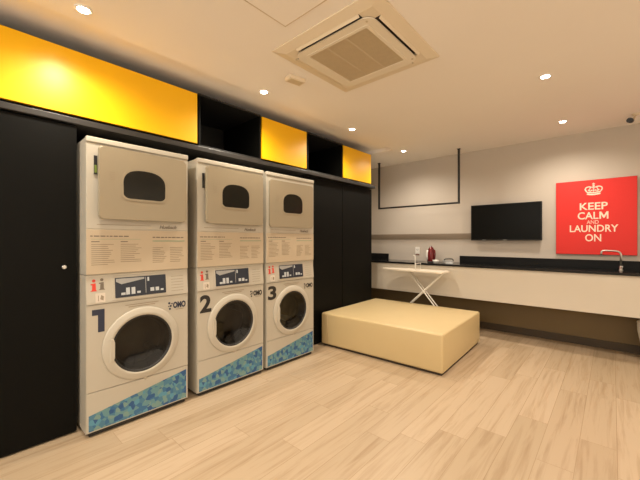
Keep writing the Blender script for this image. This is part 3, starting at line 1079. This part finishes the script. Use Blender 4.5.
plate_with_hole(bm, P_, H_, lambda a, b, d: (a, b, d), -0.031, -0.038)
P_, H_ = rounded_rect(-0.262, 0.262, -0.262, 0.262, 0.02, 6), rounded_rect(-0.240, 0.240, -0.240, 0.240, 0.010, 6)
plate_with_hole(bm, P_, H_, lambda a, b, d: (a, b, d), -0.037, -0.042)
obj('panel', bm, M['acpanel'], ac)
bm = B()
for k in range(40):
    y = -0.234 + 0.012 * k
    box(bm, -0.237, 0.237, y, y + 0.0075, -0.039, -0.034)
box(bm, -0.238, 0.238, -0.238, 0.238, -0.033, -0.0305)
gr = obj('grille', bm, M['acgrille'], ac)
for x in (-0.08, 0.08):
    bm = B()
    box(bm, x - 0.004, x + 0.004, -0.236, 0.236, -0.0405, -0.038)
    obj('grille_rib', bm, M['acrib'], gr)
for ang in (0, 90, 180, 270):
    bm = B()
    prof = [(0.338, -0.036), (0.354, -0.020), (0.3555, -0.023), (0.340, -0.039)] if ang in (0, 270) else [(0.3185, -0.033), (0.354, -0.022), (0.3555, -0.025), (0.3185, -0.037)]
    prism(bm, prof, lambda a, b, d: (a, d, b), -0.258, 0.258)
    l_ = obj('louvre', bm, M['acframe'], ac)
    l_.rotation_euler = (0, 0, math.radians(ang))
for (a, b) in ((0.288, 0.27), (0.27, -0.282)):
    bm = B()
    lathe(bm, [(0.008, -0.038), (0.006, -0.0405)], (a, b, 0), 'z', 12, True, True)
    obj('fixing_cap', bm, M['acgrille'], ac)

sb = thing('sensor_box', 'small beige box on the ceiling left of the air conditioner', 'sensor', (-1.945, 1.865, CEIL), math.radians(-10))
bm = B()
box(bm, -0.045, 0.045, -0.075, 0.075, -0.032, 0.0, bev=0.005)
obj('housing', bm, M['acframe'], sb)
bm = B()
box(bm, -0.030, 0.030, -0.058, 0.058, -0.035, -0.031, bev=0.001)
obj('cover', bm, M['acgrille'], sb)

ht = thing('ceiling_hatch', 'flush white access hatch in the ceiling, cut off by the photo top', 'hatch', (-1.27, 1.12, CEIL))
bm = B()
box(bm, -0.245, 0.245, -0.247, 0.247, -0.002, 0.0)
obj('panel', bm, M['ceiling'], ht)
bm = B()
for (x0, x1, y0, y1) in ((-0.252, -0.245, -0.254, 0.254), (0.245, 0.252, -0.254, 0.254), (-0.245, 0.245, 0.247, 0.254), (-0.245, 0.245, -0.254, -0.247)):
    box(bm, x0, x1, y0, y1, -0.0028, 0.0)
obj('edge_joint', bm, M['acrib'], ht)

cc_ = thing('security_camera', 'tiny black security camera on the ceiling above the red poster', 'camera', (0.150, 4.80, CEIL))
bm = B()
lathe(bm, [(0.032, 0.0), (0.034, -0.012), (0.018, -0.018)], (0.03, -0.02, 0), 'z', 20, True, True)
obj('mount', bm, M['acframe'], cc_)
bm = B()
tube(bm, [(0.03, -0.02, -0.015), (0.012, 0.0, -0.045), (-0.01, 0.02, -0.05)], 0.009, 10)
obj('arm', bm, M['acgrille'], cc_)
bm = B()
tube(bm, [(-0.005, 0.045, -0.048), (-0.020, -0.030, -0.060)], 0.026, 18)
obj('lens_barrel', bm, M['blackmetal'], cc_)

# downlights
def downlight(x, y, label):
    t = thing('downlight', label, 'light', (x, y, CEIL), group='recessed ceiling downlights')
    bm = B()
    lathe(bm, [(0.046, 0.0), (0.046, -0.003), (0.043, -0.005), (0.031, -0.005), (0.030, -0.001)], (0, 0, 0), 'z', 32)
    obj('trim_ring', bm, M['lampring'], t)
    bm = B()
    lathe(bm, [(0.0297, -0.001), (0.0297, -0.0045), (0.022, -0.007), (0.004, -0.008)], (0, 0, 0), 'z', 32, True, True)
    obj('lens', bm, M['lamp'], t)
    ld = bpy.data.lights.new('downlight_beam', 'SPOT')
    ld.energy = LAMP_POWER
    ld.color = LAMP_COLOR
    ld.spot_size = LAMP_ANGLE
    ld.spot_blend = LAMP_BLEND
    ld.shadow_soft_size = 0.035
    lo = bpy.data.objects.new('beam', ld)
    COL.objects.link(lo)
    lo.parent = t
    lo.location = (0, 0, -0.03)
    return t


downlight(-2.275, 0.495, 'ceiling downlight nearest the camera, above the long yellow cabinet')
downlight(-2.33, 1.85, 'ceiling downlight above machine 2, beside the sensor box')
downlight(-2.33, 3.18, 'ceiling downlight above the ottoman, near the farthest yellow door')
downlight(-2.33, 4.47, 'ceiling downlight above the black clothes rail')
downlight(-0.41, 3.20, 'right-hand ceiling downlight nearer the camera, between air conditioner and poster')
downlight(-0.42, 4.55, 'ceiling downlight right before the wall, above the red poster')
# the same rows go on over the part of the room behind and beside the camera
for x, y in ((-2.33, -0.85), (-0.42, 0.50), (-0.42, -0.85), (1.45, -0.85), (1.45, 0.50), (1.45, 3.20)):
    downlight(x, y, 'ceiling downlight outside the photo, over the rest of the room')

# ------------------------------------------------------------------ white bin under the counter at the photo's right edge
bn = thing('waste_bin', 'white rounded bin under the counter at the right photo edge', 'bin', (0.36, 4.98, 0.0))
bm = B()
lathe(bm, [(0.10, 0.0), (0.112, 0.01), (0.125, 0.12), (0.150, 0.24), (0.163, 0.32), (0.165, 0.385), (0.150, 0.40)], (0, 0, 0), 'z', 36, True, True)
obj('bucket', bm, M['white'], bn)
bm = B()
lathe(bm, [(0.166, 0.395), (0.168, 0.41), (0.14, 0.432), (0.06, 0.445), (0.01, 0.447)], (0, 0, 0), 'z', 36, True, True)
obj('lid', bm, M['white'], bn)
